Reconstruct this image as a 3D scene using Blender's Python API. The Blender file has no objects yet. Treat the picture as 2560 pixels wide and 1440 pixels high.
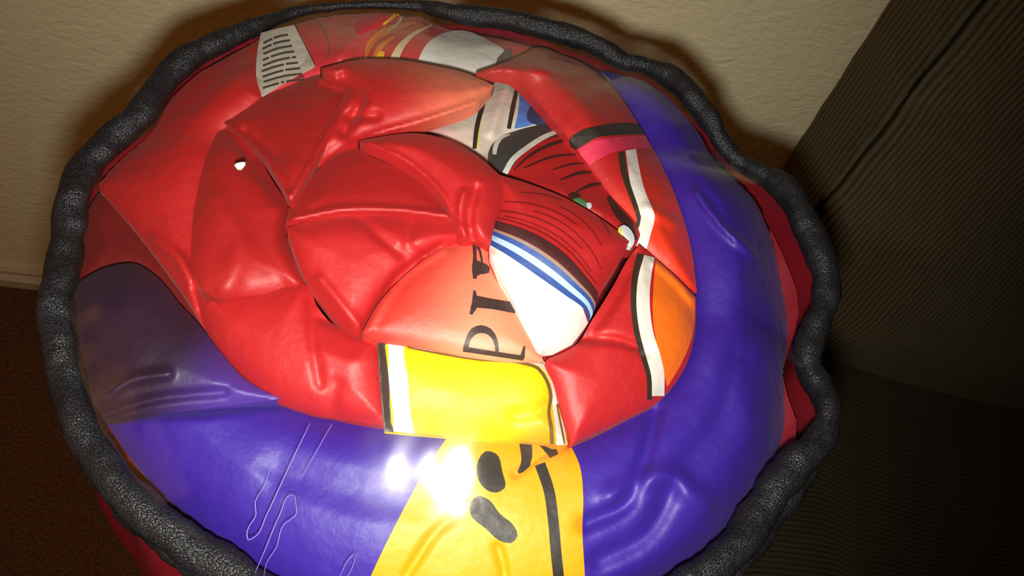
import bpy, bmesh, math, random
import numpy as np
from mathutils import Vector, Matrix
from mathutils.geometry import delaunay_2d_cdt

random.seed(7)
rng = np.random.default_rng(7)
SC = bpy.context.scene
COL = SC.collection

# ------------------------------------------------------------------ camera
F_PX = 2217.0                      # focal length in pixels of the 2560x1440 frame
CAM_H = 0.90
ROT = np.array([[0.98765572, 0.11909678, 0.10174544],      # world = ROT @ (right, down, forward)
                [0.05323515, -0.86609531, 0.49703616],
                [0.14731665, -0.48548417, -0.86174412]])
CAM = np.array([0.0, 0.0, CAM_H])
cam_data = bpy.data.cameras.new('camera')
cam = bpy.data.objects.new('camera', cam_data)
COL.objects.link(cam)
cam_data.sensor_width = 36.0
cam_data.lens = F_PX / 2560.0 * 36.0
cam_data.clip_start = 0.01
bx, bd, bf = ROT[:, 0], ROT[:, 1], ROT[:, 2]
m = Matrix(((bx[0], -bd[0], -bf[0], 0), (bx[1], -bd[1], -bf[1], 0), (bx[2], -bd[2], -bf[2], CAM_H), (0, 0, 0, 1)))
cam.matrix_world = m
SC.camera = cam

# ------------------------------------------------------------------ world, lights, exposure
SC.view_settings.view_transform = 'Standard'
SC.view_settings.look = 'None'
SC.view_settings.gamma = 1.0
SC.view_settings.exposure = 0.0
SC.view_settings.use_curve_mapping = False
w = bpy.data.worlds.new('room_dusk')
SC.world = w
w.use_nodes = True
w.node_tree.nodes['Background'].inputs[0].default_value = (1.0, 0.62, 0.35, 1)
w.node_tree.nodes['Background'].inputs[1].default_value = 0.022

def look(o, loc, to):
    o.location = loc
    o.rotation_euler = (Vector(to) - Vector(loc)).to_track_quat('-Z', 'Y').to_euler()

# the phone's flash, a few centimetres below the lens
fl = bpy.data.lights.new('phone_flash', 'SPOT')
fl.energy = 6.6
fl.color = (1.0, 0.96, 0.88)
fl.spot_size = math.radians(91)
fl.spot_blend = 1.0
fl.shadow_soft_size = 0.008
flo = bpy.data.objects.new('phone_flash', fl)
COL.objects.link(flo)
floc = CAM + bd * 0.024 - bx * 0.002
look(flo, floc, tuple(floc + bf * 0.4 - bx * 0.045 - bd * 0.02))
# dim warm lamp somewhere to the left of the room
wl = bpy.data.lights.new('room_lamp', 'AREA')
wl.energy = 4.6
wl.color = (1.0, 0.36, 0.05)
wl.size = 1.5
wlo = bpy.data.objects.new('room_lamp', wl)
COL.objects.link(wlo)
look(wlo, (-1.9, -0.4, 0.9), (-0.2, 0.45, 0.5))

# ------------------------------------------------------------------ helpers
def srgb(r, g, b):
    f = lambda c: (c / 255 / 12.92) if c / 255 <= 0.04045 else ((c / 255 + 0.055) / 1.055) ** 2.4
    return (f(r), f(g), f(b))

def rays(P):
    P = np.asarray(P, float).reshape(-1, 2)
    c = np.column_stack([P[:, 0] - 1280, P[:, 1] - 720, np.full(len(P), F_PX)])
    return c @ ROT.T

def at_z(P, z):
    r = rays(P)
    t = (z - CAM_H) / r[:, 2]
    return CAM + r * t[:, None]

def new_mat(name):
    mt = bpy.data.materials.new(name)
    mt.use_nodes = True
    nt = mt.node_tree
    return mt, nt, nt.nodes['Principled BSDF'], nt.nodes['Material Output']

def node(nt, kind, **kw):
    n = nt.nodes.new(kind)
    for k, v in kw.items():
        setattr(n, k, v)
    return n

def tag(o, label=None, cat=None, group=None, kind=None):
    if label: o['label'] = label
    if cat: o['category'] = cat
    if group: o['group'] = group
    if kind: o['kind'] = kind
    return o

def mesh_obj(name, verts, faces, mat, parent=None, smooth=True, colors=None):
    me = bpy.data.meshes.new(name)
    me.from_pydata([tuple(v) for v in verts], [], [tuple(f) for f in faces])
    if smooth:
        me.polygons.foreach_set('use_smooth', [True] * len(me.polygons))
    if colors is not None:
        at = me.color_attributes.new('Col', 'FLOAT_COLOR', 'POINT')
        buf = np.ones((len(verts), 4), np.float32)
        buf[:, :3] = colors
        at.data.foreach_set('color', buf.ravel())
    me.materials.append(mat)
    me.update()
    o = bpy.data.objects.new(name, me)
    COL.objects.link(o)
    if parent is not None:
        o.parent = parent
    return o

def empty(name, label, cat, loc=(0, 0, 0)):
    o = bpy.data.objects.new(name, None)
    COL.objects.link(o)
    o.location = loc
    o.empty_display_size = 0.05
    return tag(o, label, cat)

def put_under(o, root):
    """parent o (built in world coordinates) to root without moving it"""
    o.parent = root
    o.matrix_parent_inverse = Matrix.Translation(-Vector(root.location))
    return o

# ------------------------------------------------------------------ materials
def satin_material():
    mt, nt, b, out = new_mat('printed_satin')
    at = node(nt, 'ShaderNodeVertexColor', layer_name='Col')
    nt.links.new(at.outputs[0], b.inputs['Base Color'])
    b.inputs['Roughness'].default_value = 0.55
    b.inputs['Specular IOR Level'].default_value = 0.65
    b.inputs['Sheen Weight'].default_value = 0.04
    b.inputs['Sheen Roughness'].default_value = 0.4
    tc = node(nt, 'ShaderNodeTexCoord')
    n1 = node(nt, 'ShaderNodeTexNoise'); n1.inputs['Scale'].default_value = 55; n1.inputs['Detail'].default_value = 3
    n2 = node(nt, 'ShaderNodeTexNoise'); n2.inputs['Scale'].default_value = 900; n2.inputs['Detail'].default_value = 1
    b1 = node(nt, 'ShaderNodeBump'); b1.inputs['Strength'].default_value = 0.16; b1.inputs['Distance'].default_value = 0.01
    b2 = node(nt, 'ShaderNodeBump'); b2.inputs['Strength'].default_value = 0.12; b2.inputs['Distance'].default_value = 0.0006
    nt.links.new(tc.outputs['Object'], n1.inputs['Vector'])
    nt.links.new(tc.outputs['Object'], n2.inputs['Vector'])
    nt.links.new(n1.outputs[0], b1.inputs['Height'])
    nt.links.new(n2.outputs[0], b2.inputs['Height'])
    nt.links.new(b1.outputs[0], b2.inputs['Normal'])
    nt.links.new(b2.outputs[0], b.inputs['Normal'])
    return mt

def vinyl_material():
    mt, nt, b, out = new_mat('clear_vinyl')
    nt.nodes.remove(b)
    tr = node(nt, 'ShaderNodeBsdfTransparent')
    tr.inputs[0].default_value = (0.97, 0.97, 0.95, 1)
    gl = node(nt, 'ShaderNodeBsdfGlossy')
    gl.inputs['Roughness'].default_value = 0.17
    gl.inputs['Color'].default_value = (1, 1, 1, 1)
    fr = node(nt, 'ShaderNodeLayerWeight'); fr.inputs['Blend'].default_value = 0.5   # thin sheet: same from both sides
    pw = node(nt, 'ShaderNodeMath', operation='POWER'); pw.inputs[1].default_value = 5.5
    mu = node(nt, 'ShaderNodeMath', operation='MULTIPLY_ADD', use_clamp=True); mu.inputs[1].default_value = 0.95; mu.inputs[2].default_value = 0.06
    mx = node(nt, 'ShaderNodeMixShader')
    tc = node(nt, 'ShaderNodeTexCoord')
    n1 = node(nt, 'ShaderNodeTexNoise'); n1.inputs['Scale'].default_value = 34; n1.inputs['Detail'].default_value = 2
    bp = node(nt, 'ShaderNodeBump'); bp.inputs['Strength'].default_value = 0.16; bp.inputs['Distance'].default_value = 0.01
    nt.links.new(tc.outputs['Object'], n1.inputs['Vector'])
    nt.links.new(n1.outputs[0], bp.inputs['Height'])
    nt.links.new(bp.outputs[0], gl.inputs['Normal'])
    nt.links.new(bp.outputs[0], fr.inputs['Normal'])
    nt.links.new(fr.outputs['Facing'], pw.inputs[0])
    nt.links.new(pw.outputs[0], mu.inputs[0])
    nt.links.new(mu.outputs[0], mx.inputs[0])
    nt.links.new(tr.outputs[0], mx.inputs[1])
    nt.links.new(gl.outputs[0], mx.inputs[2])
    nt.links.new(mx.outputs[0], out.inputs[0])
    return mt

def binding_material():
    mt, nt, b, out = new_mat('black_mesh_binding')
    tc = node(nt, 'ShaderNodeTexCoord')
    vo = node(nt, 'ShaderNodeTexVoronoi'); vo.inputs['Scale'].default_value = 1500
    n1 = node(nt, 'ShaderNodeTexNoise'); n1.inputs['Scale'].default_value = 60
    cr = node(nt, 'ShaderNodeValToRGB')
    cr.color_ramp.elements[0].position = 0.1; cr.color_ramp.elements[0].color = (0.024, 0.024, 0.027, 1)
    cr.color_ramp.elements[1].position = 0.6; cr.color_ramp.elements[1].color = (0.009, 0.009, 0.010, 1)
    bp = node(nt, 'ShaderNodeBump', invert=True); bp.inputs['Strength'].default_value = 0.45; bp.inputs['Distance'].default_value = 0.0008
    b2 = node(nt, 'ShaderNodeBump'); b2.inputs['Strength'].default_value = 0.4; b2.inputs['Distance'].default_value = 0.01
    nt.links.new(tc.outputs['Object'], vo.inputs['Vector'])
    nt.links.new(tc.outputs['Object'], n1.inputs['Vector'])
    nt.links.new(vo.outputs['Distance'], cr.inputs[0])
    nt.links.new(cr.outputs[0], b.inputs['Base Color'])
    nt.links.new(vo.outputs['Distance'], bp.inputs['Height'])
    nt.links.new(n1.outputs[0], b2.inputs['Height'])
    nt.links.new(b2.outputs[0], bp.inputs['Normal'])
    nt.links.new(bp.outputs[0], b.inputs['Normal'])
    b.inputs['Roughness'].default_value = 0.42
    b.inputs['Specular IOR Level'].default_value = 0.3
    return mt

def wall_material():
    mt, nt, b, out = new_mat('textured_beige_paint')
    b.inputs['Base Color'].default_value = (0.86, 0.79, 0.49, 1)
    b.inputs['Roughness'].default_value = 0.65
    tc = node(nt, 'ShaderNodeTexCoord')
    mp = node(nt, 'ShaderNodeMapping'); mp.inputs['Scale'].default_value = (1, 1, 1.5); mp.inputs['Rotation'].default_value = (0, 0.5, 0)
    n1 = node(nt, 'ShaderNodeTexNoise'); n1.inputs['Scale'].default_value = 150; n1.inputs['Detail'].default_value = 5; n1.inputs['Roughness'].default_value = 0.6
    vo = node(nt, 'ShaderNodeTexNoise'); vo.inputs['Scale'].default_value = 45; vo.inputs['Distortion'].default_value = 1.5
    ad = node(nt, 'ShaderNodeMath', operation='ADD')
    bp = node(nt, 'ShaderNodeBump'); bp.inputs['Strength'].default_value = 0.40; bp.inputs['Distance'].default_value = 0.0026
    nt.links.new(tc.outputs['Object'], mp.inputs['Vector'])
    nt.links.new(mp.outputs[0], n1.inputs['Vector'])
    nt.links.new(mp.outputs[0], vo.inputs['Vector'])
    nt.links.new(n1.outputs[0], ad.inputs[0])
    nt.links.new(vo.outputs[0], ad.inputs[1])
    nt.links.new(ad.outputs[0], bp.inputs['Height'])
    nt.links.new(bp.outputs[0], b.inputs['Normal'])
    return mt

def trim_material():
    mt, nt, b, out = new_mat('cream_trim_paint')
    tc = node(nt, 'ShaderNodeTexCoord')
    n1 = node(nt, 'ShaderNodeTexNoise'); n1.inputs['Scale'].default_value = 30
    cr = node(nt, 'ShaderNodeValToRGB')
    cr.color_ramp.elements[0].color = (0.46, 0.38, 0.24, 1)
    cr.color_ramp.elements[1].color = (0.56, 0.47, 0.31, 1)
    nt.links.new(tc.outputs['Object'], n1.inputs['Vector'])
    nt.links.new(n1.outputs[0], cr.inputs[0])
    nt.links.new(cr.outputs[0], b.inputs['Base Color'])
    b.inputs['Roughness'].default_value = 0.5
    return mt

def carpet_material():
    mt, nt, b, out = new_mat('dark_brown_carpet')
    tc = node(nt, 'ShaderNodeTexCoord')
    n1 = node(nt, 'ShaderNodeTexNoise'); n1.inputs['Scale'].default_value = 330; n1.inputs['Detail'].default_value = 4
    cr = node(nt, 'ShaderNodeValToRGB')
    cr.color_ramp.elements[0].position = 0.3; cr.color_ramp.elements[0].color = (0.075, 0.028, 0.011, 1)
    cr.color_ramp.elements[1].position = 0.7; cr.color_ramp.elements[1].color = (0.17, 0.065, 0.026, 1)
    bp = node(nt, 'ShaderNodeBump'); bp.inputs['Strength'].default_value = 0.9; bp.inputs['Distance'].default_value = 0.006
    nt.links.new(tc.outputs['Object'], n1.inputs['Vector'])
    nt.links.new(n1.outputs[0], cr.inputs[0])
    nt.links.new(n1.outputs[0], bp.inputs['Height'])
    nt.links.new(cr.outputs[0], b.inputs['Base Color'])
    nt.links.new(bp.outputs[0], b.inputs['Normal'])
    b.inputs['Roughness'].default_value = 0.95
    b.inputs['Specular IOR Level'].default_value = 0.1
    return mt

def corduroy_material(name, k):
    mt, nt, b, out = new_mat(name)
    tc = node(nt, 'ShaderNodeTexCoord')
    n1 = node(nt, 'ShaderNodeTexNoise'); n1.inputs['Scale'].default_value = 9; n1.inputs['Detail'].default_value = 3
    n2 = node(nt, 'ShaderNodeTexNoise'); n2.inputs['Scale'].default_value = 420; n2.inputs['Detail'].default_value = 2
    cr = node(nt, 'ShaderNodeValToRGB')
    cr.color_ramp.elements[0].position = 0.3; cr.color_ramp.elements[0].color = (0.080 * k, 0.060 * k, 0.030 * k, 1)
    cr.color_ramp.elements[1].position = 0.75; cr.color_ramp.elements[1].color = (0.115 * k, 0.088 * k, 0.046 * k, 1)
    bp = node(nt, 'ShaderNodeBump'); bp.inputs['Strength'].default_value = 0.5; bp.inputs['Distance'].default_value = 0.002
    nt.links.new(tc.outputs['Object'], n1.inputs['Vector'])
    nt.links.new(tc.outputs['Object'], n2.inputs['Vector'])
    nt.links.new(n1.outputs[0], cr.inputs[0])
    nt.links.new(n2.outputs[0], bp.inputs['Height'])
    vc = node(nt, 'ShaderNodeVertexColor', layer_name='Col')      # bare weave between the ribs is darker than the pile
    mx = node(nt, 'ShaderNodeMixRGB', blend_type='MULTIPLY'); mx.inputs[0].default_value = 1.0
    nt.links.new(cr.outputs[0], mx.inputs[1])
    nt.links.new(vc.outputs[0], mx.inputs[2])
    nt.links.new(mx.outputs[0], b.inputs['Base Color'])
    nt.links.new(bp.outputs[0], b.inputs['Normal'])
    b.inputs['Roughness'].default_value = 0.9
    b.inputs['Specular IOR Level'].default_value = 0.15
    b.inputs['Sheen Weight'].default_value = 0.32
    b.inputs['Sheen Roughness'].default_value = 0.45
    b.inputs['Sheen Tint'].default_value = (0.5, 0.38, 0.2, 1)
    return mt

def plain_material(name, c, rough=0.6, spec=0.3):
    mt, nt, b, out = new_mat(name)
    tc = node(nt, 'ShaderNodeTexCoord')
    n1 = node(nt, 'ShaderNodeTexNoise'); n1.inputs['Scale'].default_value = 200
    mx = node(nt, 'ShaderNodeMixRGB'); mx.inputs[1].default_value = (*[x * 0.92 for x in c], 1); mx.inputs[2].default_value = (*c, 1)
    nt.links.new(tc.outputs['Object'], n1.inputs['Vector'])
    nt.links.new(n1.outputs[0], mx.inputs[0])
    nt.links.new(mx.outputs[0], b.inputs['Base Color'])
    b.inputs['Roughness'].default_value = rough
    b.inputs['Specular IOR Level'].default_value = spec
    return mt

SATIN = satin_material()
VINYL = vinyl_material()
BIND = binding_material()
WALL = wall_material()
TRIM = trim_material()
CARPET = carpet_material()
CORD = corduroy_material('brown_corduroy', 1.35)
CORD_SIDE = corduroy_material('brown_corduroy_side_shade', 0.85)  # same corduroy, the side panel's shade put into its colour
CORD_SEAT_SHADE = corduroy_material('brown_corduroy_seat_shade', 0.6)  # same corduroy again, darkened to paint in the seat's dimmer look
CLOTH = plain_material('brown_lining_cloth', (0.035, 0.027, 0.015), 0.9, 0.1)
NYLON = plain_material('crimson_nylon', (0.26, 0.008, 0.018), 0.85, 0.1)
FLECK = plain_material('pale_lint', (0.9, 0.86, 0.7), 0.9, 0.1)
CREASE = plain_material('whitened_vinyl_crease', (0.20, 0.17, 0.55), 0.5, 0.4)

# ------------------------------------------------------------------ setting
WALL_Y = 0.4561
def box_mesh(name, x0, x1, y0, y1, z0, z1, mat, bevel=0.0):
    bm = bmesh.new()
    bmesh.ops.create_cube(bm, size=1)
    for v in bm.verts:
        v.co = Vector((x0 + (v.co.x + .5) * (x1 - x0), y0 + (v.co.y + .5) * (y1 - y0), z0 + (v.co.z + .5) * (z1 - z0)))
    if bevel:
        bmesh.ops.bevel(bm, geom=list(bm.edges), offset=bevel, segments=3, affect='EDGES', profile=0.5)
    me = bpy.data.meshes.new(name)
    bm.to_mesh(me); bm.free()
    me.materials.append(mat)
    o = bpy.data.objects.new(name, me)
    COL.objects.link(o)
    return o

tag(box_mesh('floor', -2.2, 2.2, -2.2, WALL_Y + 0.1, -0.1, 0.0, CARPET), kind='structure')
tag(box_mesh('wall_back', -2.2, 2.2, WALL_Y, WALL_Y + 0.1, 0.0, 2.4, WALL), kind='structure')
# baseboard with a moulded profile
prof = [(0, 0), (-0.011, 0), (-0.012, 0.004), (-0.012, 0.017), (-0.009, 0.020), (-0.0065, 0.0225), (-0.0065, 0.026), (-0.0075, 0.029), (-0.004, 0.033), (0, 0.034)]
vs = [(x, WALL_Y + p[0], p[1]) for x in (-2.2, 0.27) for p in prof]
n = len(prof)
fs = [(i, i + 1, n + i + 1, n + i) for i in range(n - 1)] + [tuple(range(n - 1, -1, -1)), tuple(range(n, 2 * n))]
tag(mesh_obj('baseboard_back', vs, fs, TRIM, smooth=False), kind='structure')

# ------------------------------------------------------------------ sofa
SX = 0.277
sofa = empty('corduroy_sofa', 'brown wide-ribbed corduroy sofa with a thin upright back standing against the beige wall', 'sofa', (0.7, 0.1, 0))

def ribbed(name, fn, U, V, pitch, nv, amp, label=None, mat=None):
    """ribs run along v; fn(u, v) -> point, normal given by finite difference"""
    nr = int(round(U / pitch))
    per = 6
    us = np.linspace(0, U, nr * per + 1)
    vsx = np.linspace(0, V, nv)
    uu, vv = np.meshgrid(us, vsx, indexing='ij')
    P = fn(uu, vv)
    e = 1e-4
    N = np.cross(fn(uu + e, vv) - P, fn(uu, vv + e) - P)
    N /= np.linalg.norm(N, axis=-1, keepdims=True)
    jig = 0.0016 * np.sin(vv * 37 + 1.3) + 0.001 * np.sin(vv * 91)
    h = amp * np.abs(np.sin(math.pi * (uu + jig * 0.6) / pitch)) ** 0.65
    prof_ = np.abs(np.sin(math.pi * (uu + jig * 0.6) / pitch)) ** 0.8
    nub = 0.88 + 0.24 * rng.random(uu.shape)
    cols_ = np.repeat(((0.22 + 0.95 * prof_) * nub)[..., None], 3, -1).reshape(-1, 3)
    P = P + N * h[..., None]
    nu = len(us)
    idx = np.arange(nu * nv).reshape(nu, nv)
    F = np.stack([idx[:-1, :-1], idx[1:, :-1], idx[1:, 1:], idx[:-1, 1:]], -1).reshape(-1, 4)
    o = mesh_obj(name, P.reshape(-1, 3), F.tolist(), mat or CORD, colors=cols_)
    put_under(o, sofa)
    if label: o['label'] = label
    return o

# back cushion front: ribs vertical; crown at left edge curls to the side panel
FY = 0.384
def seat_z(x):
    return 0.235 - 0.13 * (1 - np.exp(-np.clip(x - 0.34, 0, None) / 0.26)) + 0.02 * np.exp(-((x - 0.30) / 0.05) ** 2)
def back_front(u, v):
    x = SX + 0.004 + u
    rad = 0.016
    edge = np.clip((rad - u) / rad, 0, 1)
    y = FY - 0.012 * np.sin(np.clip(u / 0.5, 0, 1) * math.pi) + rad * (1 - np.sqrt(np.clip(1 - edge ** 2, 0, 1)))
    z = v + 0.03
    y = y - 0.02 * np.exp(-((z - 0.30) / 0.12) ** 2) * np.clip(u / 0.1, 0, 1)
    y = y + 0.05 * np.clip((z - 0.70) / 0.08, 0, 1) ** 2
    return np.stack([x, y, z], -1)
ribbed('back_cushion', back_front, 0.95, 0.75, 0.0042, 60, 0.0027)
def back_side(u, v):
    x = SX + 0.0 * u + 0.003 * np.sin(v * 9)
    y = WALL_Y - 0.004 - u
    return np.stack([x + 0.0012 * np.cos(u * 60), y, 0.03 + v], -1)
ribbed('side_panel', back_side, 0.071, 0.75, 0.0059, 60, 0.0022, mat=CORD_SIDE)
def back_top(u, v):
    return np.stack([SX + v, WALL_Y - 0.004 - u, 0.78 + 0.012 * np.sin(np.clip(u / 0.07, 0, 1) * math.pi)], -1)
ribbed('back_top', back_top, 0.071, 0.95, 0.0056, 8, 0.0015)
# seat: ribs run along x
def seat_top(u, v):
    x = SX - 0.03 + v
    y = FY + 0.002 - u
    ex = np.clip((0.04 - v) / 0.04, 0, 1)
    z = seat_z(x) - 0.05 * (1 - np.sqrt(np.clip(1 - ex ** 2, 0, 1)))
    ey = np.clip((u - 0.72) / 0.06, 0, 1)
    z = z - 0.08 * (1 - np.sqrt(np.clip(1 - ey ** 2, 0, 1))) - 0.012 * np.exp(-(u / 0.03) ** 2)
    return np.stack([x, y, z], -1)
def flip(fn):
    return fn
ribbed('seat_cushion', seat_top, 0.78, 0.98, 0.0042, 70, 0.0018, mat=CORD_SEAT_SHADE)
put_under(box_mesh('back_core', SX + 0.006, SX + 0.94, FY + 0.003, WALL_Y - 0.006, 0.0, 0.76, CLOTH), sofa)
put_under(box_mesh('seat_base', SX - 0.026, SX + 0.94, FY - 0.76, FY - 0.004, 0.0, 0.085, CLOTH, 0.02), sofa)

# ------------------------------------------------------------------ the round bag: rim trace
ZR = 0.65
# centre of the binding (pixel), its width (pixels), height above the rim plane (mm)
RIM = [
 (1000, 12, 18, -4), (1052, 14, 24, -3), (1105, 24, 36, 0), (1157, 34, 42, 1), (1263, 46, 46, 2), (1350, 66, 48, 2), (1438, 90, 44, 1), (1509, 120, 46, 0), (1562, 152, 38, -2),
 (1606, 159, 36, -2), (1665, 183, 48, 0), (1710, 215, 52, 2), (1748, 262, 52, 2), (1780, 306, 48, 1), (1803, 350, 42, -2), (1850, 404, 36, -5), (1912, 436, 50, -3),
 (1962, 468, 66, 0), (2000, 520, 78, 1), (2034, 590, 80, 2), (2060, 660, 74, 2), (2068, 715, 66, 2), (2060, 765, 62, 1), (2042, 815, 66, 0), (2022, 868, 72, -1), (2024, 920, 66, -2),
 (2052, 970, 64, 0), (2072, 1020, 60, 2), (2064, 1075, 64, 2), (2034, 1125, 84, 2), (1994, 1172, 106, 1), (1956, 1222, 116, 0), (1912, 1285, 112, -1), (1868, 1350, 108, 0),
 (1815, 1410, 110, 1), (1745, 1468, 112, 2), (1640, 1530, 114, 2), (1500, 1585, 116, 1), (1340, 1620, 118, 0), (1180, 1635, 120, 1), (1000, 1625, 122, 2), (850, 1590, 122, 1),
 (710, 1530, 120, 0), (610, 1468, 118, 0), (520, 1408, 112, 0), (440, 1350, 104, 1), (365, 1290, 98, 2), (300, 1226, 94, 2), (245, 1152, 92, 1), (204, 1078, 92, 0), (176, 1005, 92, -1),
 (158, 930, 92, -1), (143, 860, 92, 0), (134, 800, 88, 1), (136, 745, 84, 1), (148, 690, 82, 0), (160, 640, 78, -1), (166, 590, 76, -1), (172, 540, 76, 0), (180, 490, 76, 1), (196, 445, 74, 1),
 (222, 405, 72, 0), (256, 367, 70, 0), (296, 332, 68, 0), (336, 298, 66, 1), (370, 258, 64, 1), (398, 215, 62, 0), (436, 170, 60, 0), (492, 130, 56, 0), (560, 98, 48, 0),
 (632, 68, 38, -1), (700, 42, 30, -3), (756, 26, 22, -4), (830, 16, 18, -5), (915, 11, 16, -5),
]
RIM = np.array(RIM, float)

def closed_cr(P, k):
    n = len(P)
    out = []
    for i in range(n):
        a, b, c, d = P[i - 1], P[i], P[(i + 1) % n], P[(i + 2) % n]
        for j in range(k):
            t = j / k
            out.append(0.5 * ((2 * b) + (-a + c) * t + (2 * a - 5 * b + 4 * c - d) * t * t + (-a + 3 * b - 3 * c + d) * t ** 3))
    return np.array(out)
RS = closed_cr(RIM, 5)
RS[:, 2] *= 1 + 0.05 * np.sin(np.arange(len(RS)) * 0.9) + 0.03 * np.sin(np.arange(len(RS)) * 2.3)
rimW = at_z(RS[:, :2], ZR)
for i in range(4):
    rimW = np.array([at_z(RS[j:j + 1, :2], ZR + RS[j, 3] * 0.001)[0] for j in range(len(RS))])
CEN = np.array([0.5 * (rimW[:, 0].min() + rimW[:, 0].max()), 0.5 * (rimW[:, 1].min() + rimW[:, 1].max())])
rel = rimW[:, :2] - CEN
rth = np.arctan2(rel[:, 1], rel[:, 0])
rrr = np.hypot(rel[:, 0], rel[:, 1])
o_ = np.argsort(rth)
rth_s, rrr_s, rz_s = rth[o_], rrr[o_], rimW[o_, 2]
rth_p = np.concatenate([rth_s - 2 * math.pi, rth_s, rth_s + 2 * math.pi])
def rim_r(th): return np.interp(th, rth_p, np.tile(rrr_s, 3))
def rim_z(th): return np.interp(th, rth_p, np.tile(rz_s, 3))

DOME = 0.028
SINK = -6.0        # the cloth lies a little under the dome surface (mm)
def dome(x, y):
    """height of the stuffed bag above the rim plane"""
    dx, dy = x - CEN[0], y - CEN[1]
    s = np.hypot(dx, dy) / rim_r(np.arctan2(dy, dx))
    return DOME * (1 - np.clip(s, 0, 1.15) ** 2)

def on_dome(P, off):
    """where the sight lines through P meet the dome raised by off metres"""
    r = rays(P)
    z = np.full(len(r), ZR + 0.02)
    for _ in range(25):
        t = (z - CAM_H) / r[:, 2]
        x, y = r[:, 0] * t, r[:, 1] * t
        z = 0.5 * z + 0.5 * (ZR + dome(x, y) + off)
    t = (z - CAM_H) / r[:, 2]
    return CAM + r * t[:, None]

# ------------------------------------------------------------------ cloth pieces
def smooth_poly(pts, k=6, closed=True):
    P = [np.array(p[:2], float) for p in pts]
    cor = [len(p) > 2 for p in pts]
    n = len(P)
    out = []
    rngi = range(n if closed else n - 1)
    for i in rngi:
        p0, p1 = P[i], P[(i + 1) % n]
        pm, pn = P[i - 1] if (closed or i > 0) else p0, P[(i + 2) % n] if (closed or i + 2 < n) else p1
        L = np.linalg.norm(p1 - p0)
        def tan(a, b, c):
            l1, l2 = np.linalg.norm(b - a), np.linalg.norm(c - b)
            if l1 < 1e-6 or l2 < 1e-6: return (p1 - p0)
            return ((b - a) / l1 * l2 + (c - b) / l2 * l1) / (l1 + l2) * L
        t0 = (p1 - p0) if cor[i] else tan(pm, p0, p1)
        t1 = (p1 - p0) if cor[(i + 1) % n] else tan(p0, p1, pn)
        kk = max(2, min(14, int(L / 12)))
        for j in range(kk):
            t = j / kk
            h00, h10, h01, h11 = 2 * t**3 - 3 * t**2 + 1, t**3 - 2 * t**2 + t, -2 * t**3 + 3 * t**2, t**3 - t**2
            out.append(h00 * p0 + h10 * t0 + h01 * p1 + h11 * t1)
    if not closed: out.append(P[-1])
    return np.array(out)

def seg_dist(Q, A, B):
    """distance of every Q to the nearest of the segments A->B"""
    d = np.full(len(Q), 1e9)
    for a, b in zip(A, B):
        ab = b - a
        l2 = max(ab @ ab, 1e-9)
        t = np.clip(((Q - a) @ ab) / l2, 0, 1)
        d = np.minimum(d, np.hypot(*(Q - a - t[:, None] * ab).T))
    return d

def inside(Q, poly):
    x, y = Q[:, 0], Q[:, 1]
    c = np.zeros(len(Q), bool)
    j = len(poly) - 1
    for i in range(len(poly)):
        xi, yi = poly[i]; xj, yj = poly[j]
        if yi != yj:
            c ^= ((yi > y) != (yj > y)) & (x < (xj - xi) * (y - yi) / (yj - yi) + xi)
        j = i
    return c

def triangulate(poly, step):
    lo, hi = poly.min(0), poly.max(0)
    xs = np.arange(lo[0], hi[0], step)
    ys = np.arange(lo[1], hi[1], step * 0.87)
    g = np.array([(x + (0.5 * step if k % 2 else 0), y) for k, y in enumerate(ys) for x in xs]) if len(xs) and len(ys) else np.zeros((0, 2))
    if len(g):
        g = g[inside(g, poly)]
    if len(g):
        g = g[seg_dist(g, poly, np.roll(poly, -1, 0)) > step * 0.45]
    nb = len(poly)
    allp = [Vector(p) for p in poly] + [Vector(p) for p in g]
    edges = [(i, (i + 1) % nb) for i in range(nb)]
    r = delaunay_2d_cdt(allp, edges, [], 1, 1e-4)
    V = np.array([(v.x, v.y) for v in r[0]])
    return V, [tuple(f) for f in r[2]], nb

def keep_in(W, lim=0.99):
    """cloth cannot pass the bag's wall"""
    d = W[:, :2] - CEN
    s = np.hypot(d[:, 0], d[:, 1]) / rim_r(np.arctan2(d[:, 1], d[:, 0]))
    k = np.where(s > lim, lim / np.maximum(s, 1e-6), 1.0)
    W = W.copy()
    W[:, :2] = CEN + d * k[:, None]
    return W

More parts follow.
